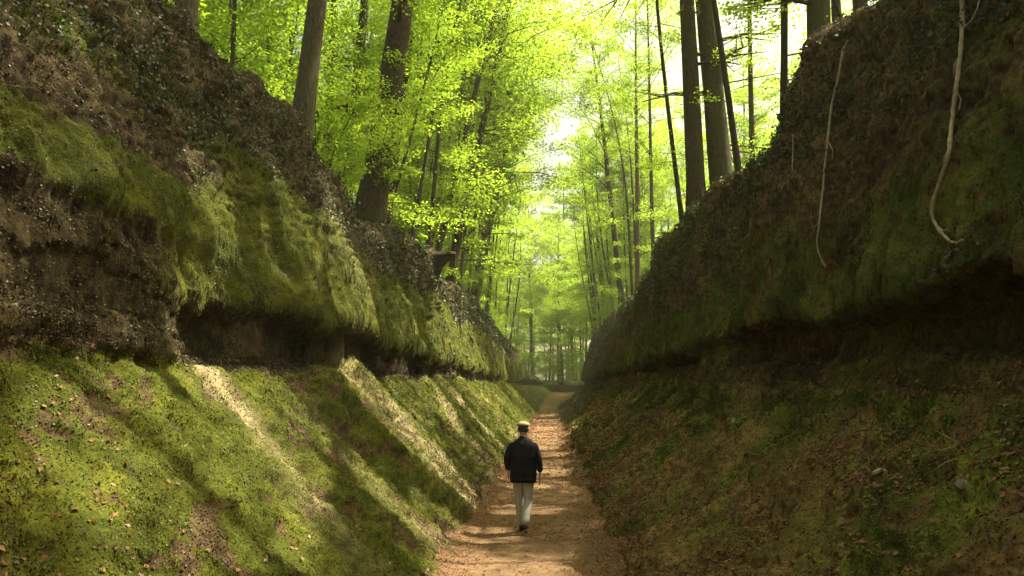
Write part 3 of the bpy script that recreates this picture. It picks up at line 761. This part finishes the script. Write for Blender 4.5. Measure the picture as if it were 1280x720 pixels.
root_obj([(1202, -14), (1203, 20), (1201, 60), (1195, 110), (1190, 150), (1186, 190), (1176, 225), (1165, 255), (1167, 275), (1178, 292), (1192, 304), (1203, 300)], 0.026, 0.013,
         'long pale root hooked at its tip, down the right cliff near the corner', [[(1203, 36), (1214, 26), (1222, 10), (1225, -6)], [(1170, 282), (1179, 289), (1186, 286)], [(1195, 112), (1201, 124), (1199, 138)], [(1187, 185), (1180, 197), (1181, 208)], [(1200, 70), (1193, 82), (1192, 96)]])
root_obj([(1054, 62), (1049, 92), (1040, 130), (1034, 180), (1029, 230), (1024, 280), (1021, 305), (1026, 322), (1032, 334)], 0.020, 0.010,
         'thin pale straight root below the right rim, left of the hooked root', [[(1054, 62), (1060, 50)], [(1035, 176), (1041, 188), (1040, 199)], [(1025, 275), (1018, 285), (1016, 296)]])
root_obj([(991, 168), (991, 190), (990, 215)], 0.010, 0.007, 'short thin rootlet hanging below the right rim under the slim upright trunk')

# ------------------------------------------------------------------ stump on the left rim
M_stump = plain('rotten_wood', (0.035, 0.027, 0.015), 0.95, 0.5, 14, 0.8)
sp = at_x(548, 322, -4.85)
sp = sp + Vector((-.05, 0, -.05)); st = empty('tree_stump', sp); st.scale = (.72, .8, .7); tag(st, 'dark old root stump jutting over the notch in the left rim', 'stump')
V, F = [], []
tube([(-1.5, 0.2, -0.9), (-0.9, 0.1, -0.55), (-0.35, 0.05, -0.28), (0.15, 0, -0.02), (0.55, -0.05, 0.14), (0.9, -0.1, 0.24), (1.15, -.1, .27)], [1.05, 0.95, 0.74, 0.52, 0.36, 0.22, 0.09], 22, V, F, 0.26)
link('stump_wood', mesh_vf('stump', V, F, M_stump), st)
for q, pts in enumerate(([(0.05, -.1, -.1), (0.12, -.15, -.7), (-.05, -.1, -1.3), (-.3, 0, -2.0)], [(-.3, -.4, -.2), (-.3, -.6, -.9), (-.6, -.5, -1.8)])):
    V, F = [], []; tube(pts, [0.30, 0.22, 0.13, 0.04][:len(pts)], 9, V, F, 0.14); link('root', mesh_vf('root', V, F, M_stump), st)

# ------------------------------------------------------------------ stones and sprigs on the right slope
def bank_pt(side, px, py, lo=0, hi=150):
    d = ray(px, py).normalized(); Vb = BANK[side][0][:, lo:hi].reshape(-1, 3); W = Vb - np.array([0, 0, EYE])
    dn = np.array(d); t = W @ dn; e = np.linalg.norm(W - t[:, None] * dn, axis=1) + (t < 1) * 9
    i = int(np.argmin(e)); return Vector(Vb[i])
M_stone = plain('mossy_stone', (0.17, 0.15, 0.09), 0.95, 0.5, 12, 0.8)
M_stone2 = plain('pale_stone', (0.30, 0.27, 0.17), 0.95, 0.35, 16, 0.8)
def stone(px, py, s, label, mat, side=1):
    p = bank_pt(side, px, py)
    th, ph = np.meshgrid(np.linspace(0, math.pi, 18), np.linspace(0, 2 * math.pi, 28, endpoint=False), indexing='ij')
    x, y, z = np.sin(th) * np.cos(ph), np.sin(th) * np.sin(ph), np.cos(th)
    sd_ = int(px)
    r = 1 + 0.35 * fbm(x * 1.2, y * 1.2, z * 1.2, sd_, 3) + 0.10 * fbm(x * 5, y * 5, z * 5, sd_ + 5, 2)
    r = np.round(r * 6) / 6 * 0.4 + r * 0.6
    V = np.stack([x * r * s * 1.2, y * r * s, z * r * s * 0.6], -1).reshape(-1, 3)
    idx = np.arange(18 * 28).reshape(18, 28); nx = np.roll(idx, -1, 1)
    F = np.stack([idx[:-1], idx[1:], nx[1:], nx[:-1]], -1).reshape(-1, 4)
    o = link('stone', mesh_np('stone', V, F, mat, True), None, p); o.rotation_euler = (random.uniform(-.3, .3), R(-35) * side, random.uniform(0, 6))
    tag(o, label, 'stone')
stone(1203, 604, 0.045, 'mossy stone below the dry grass tuft on the right slope', M_stone)
stone(1098, 590, 0.045, 'small pale stone amid dead leaves halfway up the right slope', M_stone2)

M_sprig = leaf_mat('sprig_leaf', (0.10, 0.13, 0.03), (0.24, 0.27, 0.07), (0.42, 0.42, 0.14), 0.3, (0.35, 0.4, 0.08))
def sprig(px, py, h, label, n=9, side=1):
    p = bank_pt(side, px, py); t = empty('seedling', p); tag(t, label, 'plant')
    V, F = [], []; P = []
    for k in range(n):
        a = random.uniform(0, 6.28); e = Vector((math.cos(a) * .5 * h - .2 * h * side, math.sin(a) * .5 * h, h * random.uniform(.5, 1.0)))
        tube([(0, 0, -0.02), e * 0.5 + Vector((0, 0, .1 * h)), e], [0.004, 0.003, 0.002], 4, V, F, 0, False)
        for s in (0.6, 0.8, 1.0): P.append(np.array(e * s) + rng.normal(0, 0.02, 3))
    link('stem', mesh_vf('stem', V, F, M_bark_dark), t)
    link('foliage', scatter_leaves('foliage', np.array(P), np.tile([[-.4 * side, -.5, .7]], (len(P), 1)), 0.075, M_sprig, .4, 0, .7), t)
sprig(925, 536, 0.20, 'pale green seedling standing alone near the top of the right slope')
def tuft(px, py, n, L, label, side=1):
    p = bank_pt(side, px, py); t = empty('grass_tuft', p); tag(t, label, 'grass tuft')
    Q = rng.normal(0, .10, (n, 3)) * np.array([.7, 1.2, .4]); Nq = np.tile([[-.7 * side, -.2, .7]], (n, 1)) + rng.normal(0, .5, (n, 3))
    tag(link('blades', scatter_blades('blades', Q, Nq, L, M_dry, .035, .5, .6), t), kind='stuff')
M_dry = leaf_mat('dry_grass', (0.14, 0.13, 0.04), (0.32, 0.28, 0.10), (0.5, 0.42, 0.18), 0.3, (0.4, 0.36, 0.12))
tuft(1188, 568, 420, 0.20, 'pale dry grass tuft high on the right slope near the right edge')
tuft(1122, 566, 200, 0.14, 'small dry grass tuft left of the larger pale one on the right slope')

# ------------------------------------------------------------------ the walker
def skin_mesh(name, joints, edges, mat, sub=2):
    """joints: {name:(co, rx, ry)}; Skin + Subdivision, applied into a plain mesh"""
    keys = list(joints); me = bpy.data.meshes.new(name + '_src')
    me.from_pydata([joints[k][0] for k in keys], [(keys.index(a), keys.index(b)) for a, b in edges], [])
    o = bpy.data.objects.new(name + '_src', me); C.objects.link(o)
    sk = o.modifiers.new('skin', 'SKIN'); ss = o.modifiers.new('sub', 'SUBSURF'); ss.levels = sub; ss.render_levels = sub
    sk.use_smooth_shade = True
    for i, k in enumerate(keys):
        sv = me.skin_vertices[0].data[i]; sv.radius = (joints[k][1], joints[k][2]); sv.use_root = (i == 0)
    dg = bpy.context.evaluated_depsgraph_get(); dg.update()
    m2 = bpy.data.meshes.new_from_object(o.evaluated_get(dg)); m2.name = name
    bpy.data.objects.remove(o); m2.materials.clear(); m2.materials.append(mat)
    m2.polygons.foreach_set('use_smooth', np.ones(len(m2.polygons), dtype=bool))
    return m2
M_skin = plain('skin', (0.50, 0.30, 0.21), 0.6, 0.08, 30, 0.05)
M_jacket = plain('black_jacket', (0.005, 0.005, 0.007), 0.85, 0.4, 25, 0.5)
M_trouser = plain('pale_trousers', (0.42, 0.43, 0.36), 0.9, 0.12, 20, 0.4)
M_shoe = plain('dark_shoe', (0.035, 0.02, 0.014), 0.6, 0.3, 20, 0.2)
M_cap = plain('pale_cap', (0.40, 0.32, 0.19), 0.9, 0.1, 25, 0.2)
M_hair = plain('grey_brown_hair', (0.06, 0.045, 0.035), 0.8, 0.5, 60, 0.6)
py_ = 12.15; px_ = at_x(654, 600, -1).x
dd_ = ray(654, 600); px_ = dd_.x / dd_.y * py_
pz_ = float(floor_z(np.array([py_]))[0]) + 0.035
per = empty('person', (px_, py_, pz_)); per.rotation_euler.z = R(-4)
tag(per, 'person walking away along the path in black jacket, pale trousers and light cap, arms hanging', 'person')
# local frame: +Y walking direction, X to the right, feet at z=0, height 1.72
J = {'pelvis': ((0, 0, .93), .145, .105), 'waist': ((0, .00, 1.08), .135, .10), 'chest': ((0, .015, 1.28), .155, .11), 'neckb': ((0, .01, 1.43), .075, .07),
     'neck': ((0, .03, 1.49), .052, .056), 'skull0': ((0, .045, 1.555), .068, .080), 'skull1': ((0, .05, 1.63), .076, .094), 'skull2': ((0, .04, 1.69), .05, .062)}
E = [('pelvis', 'waist'), ('waist', 'chest'), ('chest', 'neckb'), ('neckb', 'neck'), ('neck', 'skull0'), ('skull0', 'skull1'), ('skull1', 'skull2')]
arm = {1: ((.185, .01, 1.385), (.255, -.01, 1.13), (.270, .03, .90)), -1: ((-.185, .01, 1.385), (-.262, -.03, 1.14), (-.245, .09, .93))}
leg = {1: ((.09, .0, .88), (.075, .02, .50), (.042, -.17, .15)), -1: ((-.09, .0, .88), (-.075, .09, .49), (-.048, .14, .085))}
for s, n_ in ((1, 'R'), (-1, 'L')):
    a, b, c = arm[s]
    J['sh' + n_] = (a, .062, .062); J['el' + n_] = (b, .045, .045); J['wr' + n_] = (c, .028, .024)
    pal = Vector(c) + Vector((0, .01, -.055)); J['pa' + n_] = (tuple(pal), .022, .040)
    E += [('chest', 'sh' + n_), ('sh' + n_, 'el' + n_), ('el' + n_, 'wr' + n_), ('wr' + n_, 'pa' + n_)]
    a, b, c = leg[s]
    J['hi' + n_] = (a, .082, .082); J['kn' + n_] = (b, .055, .055); J['an' + n_] = (c, .038, .038)
    to = Vector(c) + Vector((.01 * s, .13, -.05)); J['to' + n_] = (tuple(to), .035, .022)
    E += [('pelvis', 'hi' + n_), ('hi' + n_, 'kn' + n_), ('kn' + n_, 'an' + n_), ('an' + n_, 'to' + n_)]
    for f_, (oy, ln_) in enumerate(((.030, .075), (.012, .085), (-.006, .080), (-.024, .062))):
        k1, k2 = 'f%d%s' % (f_, n_), 'g%d%s' % (f_, n_)
        J[k1] = (tuple(pal + Vector((0, oy, -.04 - ln_ * .45))), .0085, .0085); J[k2] = (tuple(pal + Vector((-.014 * s, oy + .01, -.035 - ln_))), .0075, .0075)
        E += [('pa' + n_, k1), (k1, k2)]
    J['t1' + n_] = (tuple(pal + Vector((-.012 * s, .045, -.01))), .0105, .0105); J['t2' + n_] = (tuple(pal + Vector((-.02 * s, .055, -.045))), .009, .009)
    E += [('pa' + n_, 't1' + n_), ('t1' + n_, 't2' + n_)]
body = link('body', skin_mesh('body', J, E, M_skin, 2), per)
def ball(name, c, r, mat, parent, lo=-1, tilt=0, sides=20):
    V, F = [], []; rings = 10
    zs = np.linspace(lo, 1, rings)
    for z in zs:
        q = math.sqrt(max(0, 1 - z * z))
        for k in range(sides):
            a = 2 * math.pi * k / sides; V.append((math.cos(a) * q * r[0], math.sin(a) * q * r[1], z * r[2]))
    for i in range(rings - 1):
        for k in range(sides): F.append((i * sides + k, i * sides + (k + 1) % sides, (i + 1) * sides + (k + 1) % sides, (i + 1) * sides + k))
    F.append(tuple(range(sides))[::-1]); V = [(Matrix.Rotation(tilt, 3, 'X') @ Vector(v)) + Vector(c) for v in V]
    me = bpy.data.meshes.new(name); me.from_pydata(V, [], F); me.materials.append(mat)
    me.polygons.foreach_set('use_smooth', np.ones(len(me.polygons), dtype=bool)); return link(name, me, parent)
for s in (-1, 1): ball('ear', (s * .083, .045, 1.60), (.014, .022, .034), M_skin, body)
ball('nose', (0, .150, 1.59), (.014, .022, .026), M_skin, body)
for s in (-1, 1): ball('eye', (s * .030, .136, 1.622), (.013, .010, .010), plain('eye', (.05, .04, .03)), body)
ball('mouth', (0, .130, 1.545), (.026, .010, .007), plain('lips', (.35, .15, .12)), body)
ball('hair', (0, .030, 1.615), (.087, .100, .085), M_hair, per, -0.75, R(-14))
cap = ball('cap', (0, .045, 1.672), (.100, .122, .060), M_cap, per, -0.25, R(-6))
ball('cap_peak', (0, .165, 1.665), (.080, .075, .016), M_cap, cap, -0.6, R(-12))
def loft(name, rings, mat, parent, n=40, fold=0.012, seed=0):
    V = []; zs = [r[0] for r in rings]; Z = np.linspace(zs[0], zs[-1], 34) if zs[0] < zs[-1] else np.linspace(zs[0], zs[-1], 34)
    zo = np.array(zs); o_ = np.argsort(zo)
    f = lambda k: np.interp(Z, zo[o_], np.array([r[k] for r in rings])[o_])
    cx, cy, rx, ry = f(1), f(2), f(3), f(4); A = np.linspace(0, 2 * math.pi, n, endpoint=False)
    AA, ZZ = np.meshgrid(A, Z); ca, sa = np.cos(AA), np.sin(AA)
    sq = (np.abs(ca) ** 2.6 + np.abs(sa) ** 2.6) ** (-1 / 2.6)
    X = cx[:, None] + rx[:, None] * ca * sq; Y = cy[:, None] + ry[:, None] * sa * sq
    d = fold * (fbm(X * 7, Y * 7, ZZ * 16 + seed, seed, 3) + .6 * fbm(X * 14, Y * 14, ZZ * 5, seed + 9, 2))
    X = X + ca * d; Y = Y + sa * d
    P = np.stack([X, Y, ZZ], -1).reshape(-1, 3).tolist(); m_ = len(Z); F = []
    for i in range(m_ - 1):
        for k in range(n): F.append((i * n + k, i * n + (k + 1) % n, (i + 1) * n + (k + 1) % n, (i + 1) * n + k))
    F.append(tuple(range(n))[::-1]); F.append(tuple((m_ - 1) * n + k for k in range(n)))
    me = bpy.data.meshes.new(name); me.from_pydata(P, [], F); me.materials.append(mat)
    me.polygons.foreach_set('use_smooth', np.ones(len(me.polygons), dtype=bool)); return link(name, me, parent)
jk = loft('jacket', [(.775, 0, 0, .205, .150), (.90, 0, -.005, .215, .155), (1.05, 0, 0, .208, .148), (1.22, 0, .005, .212, .145), (1.33, 0, .01, .215, .132), (1.385, 0, .012, .205, .115), (1.425, 0, .014, .150, .095), (1.445, 0, .014, .11, .085), (1.465, 0, .02, .078, .074), (1.50, 0, .028, .066, .066)], M_jacket, per, 44, .016, 3)
for s, n_ in ((1, 'R'), (-1, 'L')):
    a, b, c = [Vector(v) for v in arm[s]]
    a = a + Vector((-.012 * s, 0, -.03)); hi = a + Vector((-.06 * s, 0, .015)); lo = b * .08 + c * .92
    link('sleeve', skin_mesh('sleeve', {'o': (tuple(hi), .078, .078), 's': (tuple(a), .080, .080), 'm': (tuple((a + b) / 2), .070, .072), 'e': (tuple(b), .066, .066), 'q': (tuple((b + lo) / 2), .060, .060), 'w': (tuple(lo), .052, .052)},
         [('o', 's'), ('s', 'm'), ('m', 'e'), ('e', 'q'), ('q', 'w')], M_jacket, 2), jk)
JT = {'p': ((0, 0, .93), .125, .10)}; ET = []
for s, n_ in ((1, 'R'), (-1, 'L')):
    a, b, c = [Vector(v) for v in leg[s]]
    JT['h' + n_] = (tuple(a + Vector((-.01 * s, 0, -.06))), .088, .105); JT['t' + n_] = (tuple((a + b) / 2), .090, .092); JT['k' + n_] = (tuple(b), .076, .078)
    JT['c' + n_] = (tuple((b + c) / 2), .070, .073); JT['n' + n_] = (tuple(c + Vector((0, 0, -.015))), .062, .066)
    ET += [('p', 'h' + n_), ('h' + n_, 't' + n_), ('t' + n_, 'k' + n_), ('k' + n_, 'c' + n_), ('c' + n_, 'n' + n_)]
link('trousers', skin_mesh('trousers', JT, ET, M_trouser, 2), per)
for s in (1, -1):
    c = Vector(leg[s][2]); g = {'h': (tuple(c + Vector((0, -.04, -.045))), .040, .042), 'm': (tuple(c + Vector((0, .05, -.050))), .042, .034), 't': (tuple(c + Vector((.012 * s, .15, -.062))), .042, .026)}
    link('shoe', skin_mesh('shoe', g, [('h', 'm'), ('m', 't')], M_shoe, 2), per)

# ------------------------------------------------------------------ the pale air between the trees
mz, nn, ll, pp = new_mat('haze'); nn.remove(pp)
vol = nn.new('ShaderNodeVolumePrincipled'); vol.inputs['Color'].default_value = (0.98, 1.0, 0.70, 1)
vol.inputs['Density'].default_value = 0.0007; vol.inputs['Anisotropy'].default_value = 0.35
ll.new(vol.outputs[0], nn['Material Output'].inputs['Volume'])
x0, x1, y0, y1, za, zt = -325, 325, -125, 485, -4.0, 44.0
HV = [(x, y, z) for z in (za, zt) for (x, y) in ((x0, y0), (x1, y0), (x1, y1), (x0, y1))]
me = bpy.data.meshes.new('haze'); me.from_pydata(HV, [], [(3, 2, 1, 0), (4, 5, 6, 7), (0, 1, 5, 4), (1, 2, 6, 5), (2, 3, 7, 6), (3, 0, 4, 7)])
me.materials.append(mz); tag(link('haze', me), kind='stuff')
